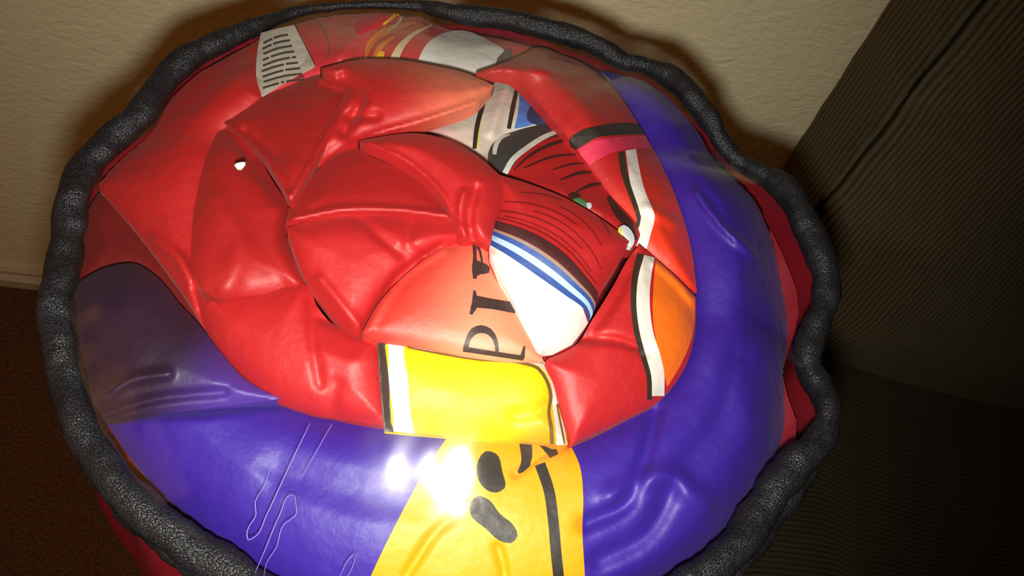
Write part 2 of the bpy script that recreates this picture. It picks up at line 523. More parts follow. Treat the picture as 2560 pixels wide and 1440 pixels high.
class Piece:
    """one fold of cloth: outline traced as sight lines, thickness and bulge in millimetres"""
    def __init__(s, pts, color, off=0, tilt=(0, 0), puff=3, pw=40, creases=(), grads=(), name='fold', label=None, step=7.5, parent=None, skirt=5.0, mat=None, extra=None):
        s.poly = smooth_poly(pts)
        s.c = s.poly.mean(0)
        s.off, s.tilt, s.puff, s.pw, s.creases, s.grads, s.color = off + SINK, tilt, puff, pw, creases, grads, color
        s.extra = extra
        V, F, nb = triangulate(s.poly, step)
        s.V, s.F = V, F
        W = keep_in(on_dome(V, s.height(V) * 0.001))
        cols = s.colour(V)
        nv = len(W)
        # skirt so that the free edge has thickness
        cnt = {}
        for f in F:
            for i in range(3):
                e = (f[i], f[(i + 1) % 3])
                cnt[tuple(sorted(e))] = cnt.get(tuple(sorted(e)), []) + [e]
        be = [v[0] for v in cnt.values() if len(v) == 1]
        ids = sorted({i for e in be for i in e})
        mp = {i: nv + k for k, i in enumerate(ids)}
        mq = {i: nv + len(ids) + k for k, i in enumerate(ids)}
        top = W[ids]
        low = top - np.array([0, 0, skirt * 0.001])
        Wf = np.vstack([W, top, low])
        cf = np.vstack([cols, cols[ids], cols[ids]])
        Fs = [f[::-1] for f in F]
        tri = W[list(F[0])]
        if np.cross(tri[1] - tri[0], tri[2] - tri[0])[2] > 0: Fs = list(F)
        Fs = Fs + [(mp[a], mp[b], mq[b], mq[a]) for a, b in be]
        s.o = mesh_obj(name, Wf, Fs, mat or SATIN, colors=cf)
        if parent is not None: put_under(s.o, parent)
        if label: s.o['label'] = label
        s.root_loc = parent.location if parent is not None else Vector((0, 0, 0))

    def height(s, Q):
        d = seg_dist(Q, s.poly, np.roll(s.poly, -1, 0))
        h = s.off + (Q - s.c) @ np.array(s.tilt) / 100.0 + s.puff * (1 - np.exp(-d / s.pw))
        for pl, depth, wd in s.creases:
            pl = smooth_poly(pl, closed=False)
            h = h + depth * np.exp(-(seg_dist(Q, pl[:-1], pl[1:]) / wd) ** 2)
        if s.extra is not None: h = h + s.extra(Q)
        return h

    def colour(s, Q):
        c = np.tile(np.array(s.color, float), (len(Q), 1))
        for a, b, col in s.grads:
            a, b = np.array(a, float), np.array(b, float)
            t = np.clip(((Q - a) @ (b - a)) / ((b - a) @ (b - a)), 0, 1)
            t = (t * t * (3 - 2 * t))[:, None]
            c = c * (1 - t) + np.array(col) * t
        return c

    def prints(s, polys, color, name='print', label=None, lift=0.4, step=6.5, kind=None, smooth=True, joined=False):
        """flat prints lying on this piece: each shape its own object unless joined"""
        if len(polys) > 1 and not joined and kind is None:
            return [s.prints([q], color, name, label, lift, step, kind, smooth, True) for q in polys]
        allV, allF = [], []
        for pts in polys:
            pts = list(pts)
            poly = smooth_poly(pts) if smooth else np.array([p[:2] for p in pts], float)
            V, F, nb = triangulate(poly, step)
            W = keep_in(on_dome(V, (s.height(V) + lift) * 0.001))
            tri = W[list(F[0])]
            up = np.cross(tri[1] - tri[0], tri[2] - tri[0])[2] > 0
            base = sum(len(v) for v in allV)
            allV.append(W)
            allF += [tuple(i + base for i in (f if up else f[::-1])) for f in F]
        W = np.vstack(allV)
        o = mesh_obj(name, W, allF, SATIN, colors=np.tile(np.array(color, float), (len(W), 1)))
        o.parent = s.o
        o.matrix_parent_inverse = Matrix.Identity(4)
        if label: o['label'] = label
        if kind: o['kind'] = kind
        return o

def ribbon(pl, width, sm=True):
    """outline of a stroke; width constant or one value per point"""
    pts = [np.array(p[:2], float) for p in pl]
    if sm and len(pts) > 2:
        P = smooth_poly(pl, closed=False)
    else:
        P = np.array(pts)
    if np.isscalar(width):
        wd = np.full(len(P), width)
    else:
        L0 = np.concatenate([[0], np.cumsum([np.linalg.norm(b - a) for a, b in zip(pts[:-1], pts[1:])])])
        L1 = np.concatenate([[0], np.cumsum(np.linalg.norm(np.diff(P, axis=0), axis=1))])
        wd = np.interp(L1 / L1[-1], L0 / L0[-1], width)
    T = np.gradient(P, axis=0)
    T /= np.linalg.norm(T, axis=1, keepdims=True)
    N = np.column_stack([-T[:, 1], T[:, 0]])
    a, b = P + N * wd[:, None] / 2, P - N * wd[:, None] / 2
    return [tuple(p) + (1,) for p in np.vstack([a, b[::-1]])]

RED = (0.49, 0.012, 0.015)
RED_SHADE = (0.41, 0.009, 0.011)  # same red satin, darkened: shade painted into the dimmer folds
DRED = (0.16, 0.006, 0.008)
PURPLE = (0.036, 0.010, 0.30)
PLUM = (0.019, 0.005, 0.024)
YEL = (0.85, 0.36, 0.0)
YEL2 = (0.92, 0.70, 0.0)
ORANGE = (0.95, 0.17, 0.008)
ORED = (0.80, 0.035, 0.006)
WHITE = (0.82, 0.76, 0.70)
BLACK = (0.022, 0.017, 0.014)
SALMON = (0.85, 0.22, 0.12)
PINK = (0.72, 0.03, 0.09)
GREY = (0.34, 0.31, 0.26)

roll = empty('sleeping_bag', 'rolled red and purple printed satin sleeping bag seen through the clear end of the bag', 'sleeping bag', (CEN[0], CEN[1], 0.02))
def fold(*a, **k): return Piece(*a, parent=roll, **k)

# red lining behind everything, set down inside the rim
NL = 90
tl = np.linspace(-math.pi, math.pi, NL, endpoint=False)
VL = []
for sr in (0.15, 0.5, 0.8, 0.93, 0.985):
    zl = ZR - 0.030 + 0.012 * (1 - sr ** 2) + 0.001 * np.sin(tl * 11) * sr + (0.012 if sr > 0.97 else 0.0)
    VL.append(np.column_stack([CEN[0] + np.cos(tl) * rim_r(tl) * sr, CEN[1] + np.sin(tl) * rim_r(tl) * sr, zl]))
VL = np.vstack(VL)
FL = [(k * NL + i, k * NL + (i + 1) % NL, (k + 1) * NL + (i + 1) % NL, (k + 1) * NL + i) for k in range(4) for i in range(NL)]
FL = [f[::-1] for f in FL] + [tuple(range(NL))]
lin = mesh_obj('lining', VL, FL, SATIN, colors=np.tile(np.array([0.26, 0.010, 0.018]), (len(VL), 1)))
put_under(lin, roll)
lin['label'] = 'dark red satin lining layer'

# purple outer wrap (tube)
def tube(Q):
    return np.zeros(len(Q))
purple_pts = [(1470, 135), (1570, 160), (1685, 200), (1775, 285), (1835, 375, 1), (1915, 475), (1950, 590), (1968, 720), (1985, 840), (1984, 960), (1968, 1080), (1950, 1150),
              (1900, 1250), (1850, 1330), (1780, 1400), (1700, 1460), (1600, 1510), (1400, 1570), (1180, 1590), (960, 1570), (780, 1520), (640, 1440), (560, 1370), (470, 1290), (400, 1230),
              (330, 1150), (280, 1080), (235, 1010), (210, 930), (180, 830), (160, 740), (205, 700), (270, 667), (340, 660), (395, 695), (450, 760), (505, 820), (560, 890), (610, 945),
              (670, 992), (740, 1020), (850, 1048), (1000, 1066), (1200, 1082), (1330, 1095), (1420, 1108), (1520, 1066), (1640, 1000), (1705, 930), (1735, 820), (1738, 720), (1722, 620), (1690, 510), (1640, 400), (1585, 290), (1520, 210)]
plum_pts = [(158, 742, 1), (205, 700), (270, 667), (340, 660), (395, 695), (450, 760), (505, 820), (560, 890), (610, 945), (700, 997, 1), (560, 1016), (400, 1034), (236, 1048, 1), (210, 930), (180, 830)]
PLUMP = smooth_poly(plum_pts)
OUTER = smooth_poly(purple_pts[4:18], closed=False)
pur = fold(purple_pts, PURPLE, off=-7, puff=13, pw=75, name='purple_wrap', label='glossy violet-blue outer wrap with a yellow print', step=8.5,
           extra=lambda Q: -15.0 * np.clip(1 - seg_dist(Q, OUTER[:-1], OUTER[1:]) / 110.0, 0, 1) ** 2 - 9.0 * inside(Q, PLUMP) * (1 - np.exp(-seg_dist(Q, PLUMP, np.roll(PLUMP, -1, 0)) / 25.0)),
           creases=[([(235, 1045), (400, 1030), (560, 1015), (690, 995)], -5, 16), ([(250, 990), (330, 945), (420, 930)], 3, 14),
                    ([(1640, 1030), (1600, 1180), (1560, 1260), (1465, 1310)], -3.5, 22), ([(1740, 480), (1800, 560), (1880, 635)], 2.5, 10),
                    ([(1840, 900), (1800, 1060), (1720, 1160)], -3, 40), ([(1900, 700), (1880, 860), (1900, 1000)], -2.5, 40),
                    ([(700, 1180), (900, 1230), (1040, 1240)], -2, 50), ([(1530, 1240), (1660, 1190), (1760, 1260)], 3, 30),
                    ([(1500, 1400), (1620, 1330), (1680, 1220)], -3, 26), ([(1015, 1440), (1100, 1320), (1180, 1260)], -2.5, 12),
                    ([(1245, 1370), (1255, 1400), (1262, 1440)], -2, 11), ([(1290, 1185), (1350, 1140), (1415, 1108)], -3, 10)])
pur.prints([[(1128, 1078, 1), (1060, 1180), (1000, 1290), (925, 1445), (890, 1530, 1), (1100, 1580), (1300, 1575), (1465, 1548, 1), (1462, 1440), (1456, 1320), (1458, 1240), (1448, 1160), (1425, 1110, 1), (1330, 1096), (1200, 1083)]],
           YEL, label='yellow panel print', step=8.5)
pur.prints([[(1196, 1150), (1214, 1128), (1240, 1134), (1256, 1180), (1262, 1220), (1240, 1232), (1205, 1215), (1192, 1185)],
            [(1176, 1258), (1196, 1240), (1222, 1250), (1250, 1285), (1285, 1315), (1294, 1340), (1278, 1358), (1250, 1352), (1215, 1322), (1176, 1285)],
            ribbon([(1350, 1160), (1372, 1225), (1383, 1300), (1390, 1380), (1397, 1450), (1400, 1540)], 27),
            ribbon([(1310, 1090), (1316, 1125), (1314, 1160), (1296, 1182)], [32, 30, 24, 8]),
            ribbon([(1352, 1098), (1374, 1118), (1385, 1140)], [28, 32, 22])],
           BLACK, label='dark charcoal marks on the yellow print', lift=0.8)

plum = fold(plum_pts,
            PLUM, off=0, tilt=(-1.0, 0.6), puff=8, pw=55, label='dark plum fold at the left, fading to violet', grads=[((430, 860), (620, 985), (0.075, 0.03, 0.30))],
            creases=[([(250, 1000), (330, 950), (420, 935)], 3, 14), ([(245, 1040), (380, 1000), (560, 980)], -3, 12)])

# ---- second wrap on the right: red, orange, white and black print
t1 = fold([(1190, 182, 1), (1250, 160), (1300, 140), (1345, 118), (1400, 135), (1480, 172), (1530, 215), (1590, 300), (1648, 400), (1700, 520), (1732, 640), (1742, 730, 1), (1690, 700), (1640, 655), (1598, 612, 1),
           (1575, 560), (1520, 480), (1470, 412), (1425, 352), (1375, 290), (1328, 236), (1275, 188)], RED, off=-1, tilt=(-2.5, 0.5), puff=7, pw=45, label='red band with a black stripe, second wrap',
          grads=[((1530, 420), (1640, 560), ORED)],
          creases=[([(1330, 180), (1420, 230), (1500, 330)], 1.5, 30), ([(1620, 520), (1690, 560)], 2, 14), ([(1250, 175), (1330, 180), (1400, 180)], 1.5, 14)])
t1.prints([[(1422, 352), (1445, 330), (1500, 314), (1560, 307), (1598, 311, 1), (1612, 335, 1), (1550, 337), (1490, 345), (1450, 368), (1438, 375)]], BLACK, label='black stripe print')
t1.prints([[(1447, 376), (1490, 352), (1550, 342), (1614, 338, 1), (1630, 372, 1), (1570, 372), (1515, 388), (1473, 413, 1)]], PINK, label='magenta pink print')
t1.prints([ribbon([(1577, 374), (1585, 425), (1595, 475), (1612, 520), (1620, 540), (1612, 575), (1601, 618)], [26, 28, 32, 34, 34, 34, 32])], WHITE, label='white stripe print')
t1.prints([ribbon([(1553, 380), (1560, 430), (1572, 470), (1590, 520), (1597, 545), (1584, 590)], [16, 16, 14, 12, 10, 8])], (0.03, 0.022, 0.01), label='dark outline print', lift=0.65)

t2 = fold([(1598, 610, 1), (1650, 655), (1700, 700), (1740, 742, 1), (1738, 830), (1712, 920), (1655, 995), (1560, 1048), (1430, 1108, 1), (1405, 1030), (1385, 960), (1365, 900), (1400, 885), (1440, 862), (1480, 800), (1530, 720), (1575, 640)],
          RED, off=0, tilt=(-2.0, -1), puff=6, pw=40, label='lower right red fold with an orange edge and a white stripe',
          creases=[([(1460, 848), (1530, 848), (1620, 878)], -2.5, 12), ([(1590, 640), (1530, 760), (1480, 830)], -2, 16), ([(1640, 660), (1690, 700), (1738, 760)], 2, 10)])
t2.prints([[(1640, 648, 1), (1690, 695), (1738, 745, 1), (1734, 825), (1700, 915), (1668, 968, 1), (1655, 910), (1640, 850), (1632, 780), (1634, 710)]], ORANGE, label='orange print')
t2.prints([ribbon([(1622, 640), (1608, 700), (1606, 770), (1616, 840), (1632, 890), (1642, 930), (1644, 990)], [30, 38, 38, 38, 38, 36, 34])], WHITE, label='white curved stripe print', lift=0.65)
t2.prints([ribbon([(1602, 635), (1588, 690), (1584, 760), (1592, 830), (1608, 890), (1622, 940), (1624, 1000)], [18, 16, 14, 14, 13, 12, 12])], (0.03, 0.022, 0.012), label='dark outline print', lift=0.8)

# ---- top strip with the flame print
top = fold([(640, 90, 1), (700, 46), (780, 22), (880, 8), (1000, 4), (1100, 24), (1200, 52), (1290, 78), (1345, 118), (1300, 145), (1240, 175), (1180, 190, 1), (1090, 175), (1000, 165), (870, 172), (780, 195), (650, 245, 1)],
           (0.62, 0.02, 0.04), off=-4, tilt=(0, 1.0), puff=5, pw=40, label='pinkish red strip along the far rim with flame print',
           creases=[([(885, 160), (940, 90), (1010, 45)], -2, 16), ([(960, 40), (900, 80), (850, 140)], 1.5, 18)])
top.prints([[(1045, 150, 1), (1065, 112), (1105, 84), (1160, 76), (1220, 100), (1262, 130), (1240, 168), (1180, 188, 1), (1110, 172)]], (0.80, 0.78, 0.76), label='white print')
top.prints([[(1258, 130), (1278, 122), (1282, 135), (1250, 166), (1240, 160)], ribbon([(785, 45), (812, 80), (822, 125), (818, 150)], 3)], (0.10, 0.07, 0.09), label='dark outline print', lift=0.65)
top.prints([ribbon([(912, 150), (925, 110), (960, 80), (1010, 62), (1040, 55)], [6, 16, 20, 14, 4]), ribbon([(935, 152), (948, 120), (985, 92)], [10, 14, 6])], (0.90, 0.22, 0.01), label='orange flame print')
top.prints([ribbon([(948, 152), (955, 128)], [20, 14]), ribbon([(958, 62), (985, 40), (1000, 20)], [6, 8, 3])], (0.95, 0.50, 0.02), label='yellow flame print', lift=0.65)
top.prints([ribbon([(985, 150), (998, 122), (1030, 88), (1080, 62)], [22, 18, 10, 4]), ribbon([(968, 78), (1000, 52), (1010, 25)], [4, 7, 3])], (0.85, 0.70, 0.42), label='cream flame print', lift=0.55)

# grey strip between the purple and the far rim
fold([(1290, 100), (1350, 112), (1420, 130), (1500, 160), (1560, 200), (1520, 215), (1440, 165), (1370, 130)], GREY, off=-7, puff=4, pw=30, label='grey strip near the far rim')

# ---- outer red layer at left
r1 = fold([(232, 458, 1), (290, 400), (370, 330), (430, 245), (500, 180), (580, 125), (645, 95, 1), (660, 170), (650, 245, 1), (600, 285), (555, 330), (525, 400), (500, 500), (490, 620), (495, 740), (508, 818, 1), (470, 750), (420, 680), (330, 565)],
          RED, off=-3, tilt=(1.2, 0), puff=6, pw=45, label='red fold curving along the left rim', creases=[([(620, 140), (560, 180), (470, 260)], -1.5, 30), ([(390, 600), (450, 650), (480, 700)], 2, 14)])
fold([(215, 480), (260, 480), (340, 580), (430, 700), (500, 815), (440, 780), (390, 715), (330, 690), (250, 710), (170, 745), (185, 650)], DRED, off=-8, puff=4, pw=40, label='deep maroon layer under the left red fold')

# care label sewn near the far rim
cl = fold([(652, 82, 1), (690, 72), (735, 62, 1), (760, 110), (788, 165, 1), (730, 195), (655, 240, 1), (642, 200), (642, 140)], (0.52, 0.48, 0.40), off=4.5, tilt=(0, 1.0), puff=0.8, pw=20, name='care_label', label='grey white sewn-in care label with lines of small print', skirt=0.6)
lines = []
for k in range(9):
    y = 95 + k * 14
    a = (655 + random.random() * 6 - k * 0.7, y + 14)
    b = (722 + k * 5.2, y - 8)
    segs = random.choice([2, 3])
    cuts = sorted(random.random() for _ in range(segs - 1))
    prev = 0.0
    for c in cuts + [1.0]:
        if c - prev > 0.12:
            p = lambda t: (a[0] + (b[0] - a[0]) * t, a[1] + (b[1] - a[1]) * t - 5 * math.sin(t * 3))
            lines.append(ribbon([p(prev + 0.02), p((prev + c) / 2), p(c - 0.03)], 5.5))
        prev = c
cl.prints(lines, (0.06, 0.05, 0.04), name='small_print', kind='stuff', lift=0.15)

# ---- white/blue print valley at upper centre
v1 = fold([(1040, 330, 1), (1120, 270), (1190, 225), (1230, 200), (1275, 180), (1310, 225), (1360, 270), (1410, 310, 1), (1345, 314), (1290, 326), (1252, 346), (1228, 385), (1240, 440, 1), (1200, 420), (1120, 370)],
          (0.66, 0.58, 0.50), off=-5, tilt=(0.5, 0.5), puff=3, pw=30, label='cream printed fold with dark outlines in the upper middle', creases=[([(1275, 190), (1260, 230), (1230, 330)], 1.5, 14)],
          grads=[((1170, 330), (1070, 320), (0.75, 0.35, 0.38))])
v1.prints([[(1300, 228, 1), (1330, 256), (1360, 290), (1330, 312), (1286, 322, 1), (1296, 275)]], (0.07, 0.18, 0.55), label='blue print')
v1.prints([[(1330, 262), (1362, 285), (1395, 308, 1), (1340, 312), (1318, 300)]], (0.012, 0.03, 0.09), label='navy print', lift=0.65)
v1.prints([ribbon([(1222, 225), (1205, 270), (1192, 320), (1186, 372)], [4, 12, 12, 10]), ribbon([(1292, 222), (1282, 270), (1272, 322)], [9, 12, 10]), ribbon([(1120, 168), (1180, 188), (1232, 212)], [3, 6, 8])], BLACK, label='dark outline print', lift=0.65)
v1.prints([ribbon([(1214, 250), (1201, 300), (1194, 368)], [4, 5, 5])], (0.72, 0.66, 0.12), label='yellowish outline print', lift=0.55)
# banded dark and red valley
v2 = fold([(1212, 395), (1222, 352), (1250, 332), (1300, 318), (1350, 300), (1400, 300), (1470, 380), (1530, 470), (1600, 590), (1585, 620), (1480, 560), (1380, 510), (1300, 470), (1250, 450)],
          RED_SHADE, off=-3, tilt=(0.5, 1.5), puff=3, pw=30, label='banded dark and red printed fold', creases=[([(1300, 460), (1400, 480), (1500, 530)], 1.5, 20)])
v2.prints([[(1214, 395), (1222, 355), (1250, 334), (1310, 318), (1370, 298), (1408, 304), (1430, 335), (1370, 345), (1310, 380), (1275, 425), (1258, 445), (1235, 420)]], (0.035, 0.04, 0.038), label='dark green-grey band print')
v2.prints([ribbon([(1262, 434), (1280, 402), (1320, 368), (1365, 340), (1412, 322)], [14, 14, 13, 12, 8]), ribbon([(1236, 386), (1240, 362), (1254, 344), (1275, 336)], [10, 12, 8, 4])], (0.62, 0.62, 0.58), label='pale grey curved stripe print', lift=0.65)
v2.prints([ribbon([(1285, 425), (1330, 385), (1380, 360), (1430, 345)], [3, 7, 9, 5]), ribbon([(1310, 420), (1380, 392), (1450, 385)], [3, 6, 3]), ribbon([(1400, 450), (1450, 432), (1495, 430)], [3, 9, 4]),
           ribbon([(1440, 480), (1480, 462), (1515, 458)], [4, 9, 4]), ribbon([(1380, 425), (1430, 410), (1480, 408)], [2, 5, 2]), [(1418, 488), (1440, 480), (1452, 490), (1436, 500)],
           ribbon([(1520, 490), (1545, 530), (1570, 560), (1590, 600)], [10, 22, 24, 8])], (0.035, 0.008, 0.006), label='thin dark streaks print', lift=0.55)
v2.prints([[(1432, 500), (1448, 494), (1464, 502), (1472, 516), (1458, 520), (1440, 510)]], (0.05, 0.16, 0.05), label='small green print', lift=0.85)
v2.prints([[(1466, 508), (1476, 506), (1480, 516), (1472, 523)]], (0.55, 0.55, 0.65), label='small pale print', lift=1.0)

# ---- striped petal right of the centre
s1 = fold([(1246, 436, 1), (1330, 462), (1420, 498), (1500, 545), (1576, 602, 1), (1545, 660), (1500, 735), (1480, 790), (1456, 830), (1428, 866), (1380, 888), (1342, 894, 1), (1310, 840), (1262, 745), (1222, 655), (1222, 610), (1234, 555), (1246, 490)],
          RED, off=4, tilt=(0.5, -1.2), puff=6, pw=34, label='large fold striped red, blue and white right of the centre',
          creases=[([(1230, 640), (1290, 760), (1345, 880)], 2, 12), ([(1260, 560), (1350, 620), (1500, 740)], 1.0, 30)])
def band(o0, o1):
    """strip between two offsets across the stripes; offset 0 = upper blue edge"""
    A = smooth_poly([(1226, 583), (1290, 612), (1360, 655), (1430, 712), (1478, 762), (1490, 800)], closed=False)
    T = np.gradient(A, axis=0)
    T /= np.linalg.norm(T, axis=1, keepdims=True)
    up = []; dn = []
    for i, p in enumerate(A):
        nrm = np.array([T[i, 1], -T[i, 0]])
        t = i / (len(A) - 1)
        kk = 1 + 0.55 * math.sin(math.pi * min(1, t * 1.1)) - 0.25 * t
        up.append(tuple(np.array(p) + nrm * o0 * kk))
        dn.append(tuple(np.array(p) + nrm * o1 * kk))
    return up + dn[::-1]
def clip_to(s, poly):
    """keep a print inside its fold: pull stray points back to the outline"""
    P = np.array([p[:2] for p in poly], float)
    ins = inside(P, s.poly)
    out = []
    for p, i in zip(P, ins):
        if not i:
            A, B = s.poly, np.roll(s.poly, -1, 0)
            ab = B - A
            t = np.clip(((p - A) * ab).sum(1) / np.maximum((ab * ab).sum(1), 1e-9), 0, 1)
            q = A + t[:, None] * ab
            p = q[np.argmin(((q - p) ** 2).sum(1))]
        out.append((p[0], p[1], 1))
    return out
s1.prints([clip_to(s1, [(1222, 605), (1290, 628), (1350, 668), (1410, 718), (1455, 765), (1474, 810), (1456, 828), (1430, 862), (1380, 888), (1343, 892), (1300, 815), (1260, 740), (1224, 655)])], (0.84, 0.74, 0.70), label='white print')
s1.prints([clip_to(s1, band(8, -26))], (0.025, 0.075, 0.32), label='deep blue stripe print', lift=0.55, smooth=False)
s1.prints([clip_to(s1, band(-2, -14))], (0.42, 0.62, 0.82), label='pale blue stripe print', lift=0.8, smooth=False)
s1.prints([clip_to(s1, band(14, 8))], (0.30, 0.22, 0.17), label='thin beige stripe print', lift=0.65, smooth=False)
s1.prints([clip_to(s1, band(34, 15))], (0.06, 0.012, 0.014), label='dark maroon stripe print', lift=0.55, smooth=False)
st = []
for o_s, wd, x0, x1 in [(42, 4, 0.0, 1.0), (50, 3, 0.05, 0.9), (62, 4, 0.0, 0.7), (74, 3, 0.2, 0.95), (86, 4, 0.0, 0.6), (98, 3, 0.3, 0.9), (110, 3, 0.1, 0.5), (124, 4, 0.2, 0.8)]:
    b0 = band(o_s, o_s)
    b0 = b0[:len(b0) // 2]
    st.append(ribbon(b0[int(x0 * len(b0)):max(int(x1 * 0.85 * len(b0)), 4):3], wd))
s1.prints([clip_to(s1, x) for x in st], (0.22, 0.006, 0.008), label='thin dark red streaks print', lift=0.55, smooth=False)
tip = fold([(1546, 570), (1560, 562), (1578, 576), (1587, 600), (1578, 618), (1562, 608), (1549, 592)], (0.66, 0.70, 0.76), off=5.5, puff=0.6, pw=12, step=5, label='small pale printed tip with a yellow edge', skirt=2)
tip.prints([[(1546, 572), (1552, 567), (1555, 588), (1570, 613), (1560, 606), (1549, 592)]], (0.75, 0.68, 0.05), label='yellow edge print', lift=0.3)

# ---- left big folds
l2 = fold([(490, 660), (490, 740), (508, 812), (560, 892), (640, 972), (700, 1006), (790, 1036), (880, 1052), (975, 1068, 1), (960, 950), (945, 845, 1), (890, 835), (820, 800), (790, 760), (770, 715), (660, 720), (560, 730)],
          RED, off=-2, tilt=(0.8, -1.2), puff=7, pw=42, label='lower left red fold', creases=[([(776, 750), (782, 850), (800, 960)], -1.5, 14), ([(800, 795), (850, 815), (930, 850)], -2, 10), ([(840, 960), (830, 1000), (835, 1040)], -1.5, 22), ([(800, 880), (880, 905), (940, 900)], 1.0, 24)])
l1 = fold([(553, 308, 1), (520, 385), (495, 480), (480, 590), (482, 670), (505, 725), (548, 748, 1), (640, 738), (772, 724, 1), (745, 650), (712, 568), (722, 512, 1), (690, 465), (640, 385), (600, 335)],
          RED_SHADE, off=0.5, tilt=(-3.6, 1.4), puff=6, pw=40, label='left red fold with a pointed lower edge', creases=[([(560, 320), (630, 400), (700, 500)], -2, 16), ([(540, 500), (600, 620), (570, 720)], 1.8, 30), ([(700, 480), (690, 600), (740, 700)], 2, 24)])
# ---- top petals
c1 = fold([(800, 172, 1), (870, 153), (1000, 150), (1090, 165), (1170, 185), (1236, 214, 1), (1195, 258), (1100, 296), (1000, 322), (900, 348), (830, 385), (785, 428, 1), (770, 380), (830, 290), (860, 220)],
          RED, off=3, tilt=(1.0, -2.0), puff=5, pw=30, label='upper red fold shading to salmon at its right tip', grads=[((960, 250), (1230, 215), SALMON)],
          creases=[([(800, 415), (900, 350), (1050, 305), (1200, 255)], 2.0, 9), ([(860, 190), (900, 240), (860, 330)], -3.5, 14), ([(870, 290), (940, 290)], -2, 12)])
c2 = fold([(556, 304, 1), (640, 242), (720, 200), (790, 165), (850, 188), (888, 232, 1), (872, 280), (800, 390), (728, 506, 1), (690, 440), (640, 370), (590, 325)],
          RED_SHADE, off=-0.5, tilt=(0.3, 3.6), puff=4.5, pw=30, label='upper left red fold with a knotted corner', creases=[([(565, 312), (640, 360), (700, 440), (728, 500)], 2, 10), ([(880, 235), (830, 320), (740, 480)], 2.2, 8), ([(800, 200), (850, 215), (880, 235)], 2, 8), ([(610, 330), (690, 390), (722, 470)], -2, 10)])
# ---- middle petals
e1 = fold([(715, 570, 1), (800, 548), (900, 536), (1000, 540), (1100, 545), (1165, 590), (1120, 622), (1010, 692), (950, 760), (905, 838, 1), (870, 822), (800, 748), (770, 705), (735, 632)],
          RED, off=3.0, tilt=(-0.8, -1.6), puff=6, pw=32, label='middle red fold below the centre', creases=[([(900, 545), (960, 600), (1010, 640)], -1.5, 14), ([(1030, 560), (1020, 620), (1060, 640)], -1.5, 14), ([(800, 700), (850, 760), (895, 820)], 2.0, 14), ([(1100, 615), (1000, 685), (910, 830)], -2.0, 12)])
f1 = fold([(905, 832, 1), (945, 760), (1005, 695), (1100, 622), (1160, 598), (1230, 590, 1), (1235, 650), (1280, 740), (1330, 830), (1360, 905, 1), (1270, 905), (1180, 895), (1050, 868), (930, 846)],
          (0.66, 0.04, 0.03), off=3, tilt=(-0.3, 1.0), puff=5, pw=28, label='peach-tinted red fold printed with black letters', grads=[((1000, 740), (1230, 850), (0.88, 0.30, 0.17))],
          creases=[([(915, 830), (1000, 700), (1110, 620)], 2, 10)])
INK = (0.045, 0.022, 0.02)
f1.prints([ribbon([(1158, 873), (1230, 884), (1309, 896)], [13, 12, 12]), ribbon([(1311, 866), (1305, 896)], [5, 13]), ribbon([(1164, 874), (1170, 850), (1183, 830), (1202, 823), (1224, 830), (1238, 850), (1243, 880)], [14, 12, 18, 20, 16, 11, 9])],
          INK, name='letter', label='black serif letter P turned sideways', lift=0.65, joined=True)
f1.prints([ribbon([(1187, 754), (1230, 760), (1290, 770)], [30, 25, 27]), ribbon([(1186, 727), (1187, 745), (1184, 770), (1177, 786)], [6, 12, 15, 7])], INK, name='letter', label='black serif letter I turned sideways', lift=0.65, joined=True)
f1.prints([ribbon([(1186, 600), (1187, 640), (1187, 670), (1187, 697)], [12, 8, 14, 9]), ribbon([(1189, 606), (1200, 628), (1206, 660), (1210, 672)], [7, 6, 5, 5]), [(1186, 650), (1204, 656), (1224, 668), (1222, 682), (1200, 686), (1187, 694)]],
          INK, name='letter', label='part of a black serif letter X at the fold', lift=0.65, joined=True)
d1 = fold([(712, 562, 1), (722, 520), (745, 480), (795, 425), (845, 375), (905, 355), (980, 385), (1060, 440), (1120, 510), (1150, 570), (1140, 562), (1090, 552), (990, 540), (900, 540), (800, 551)],
          RED_SHADE, off=2.5, tilt=(0.0, 4.2), puff=4.5, pw=30, label='smooth rounded red fold at the centre left, painted darker as shade', creases=[([(735, 548), (850, 525), (1000, 525), (1120, 540)], 2.2, 9)])
d2 = fold([(895, 352, 1), (960, 340), (1040, 333), (1130, 354), (1200, 394), (1248, 436, 1), (1252, 485), (1238, 555), (1226, 612, 1), (1185, 604), (1152, 598), (1140, 560), (1105, 500), (1040, 425), (970, 382)],
          RED, off=6, tilt=(1.0, 0.2), puff=6, pw=30, label='red band curling over the centre', creases=[([(920, 360), (1010, 400), (1100, 480), (1145, 570)], 2.5, 9), ([(1190, 470), (1175, 540), (1180, 600)], -2.0, 10), ([(1160, 480), (1150, 520), (1160, 590)], 2, 8)])
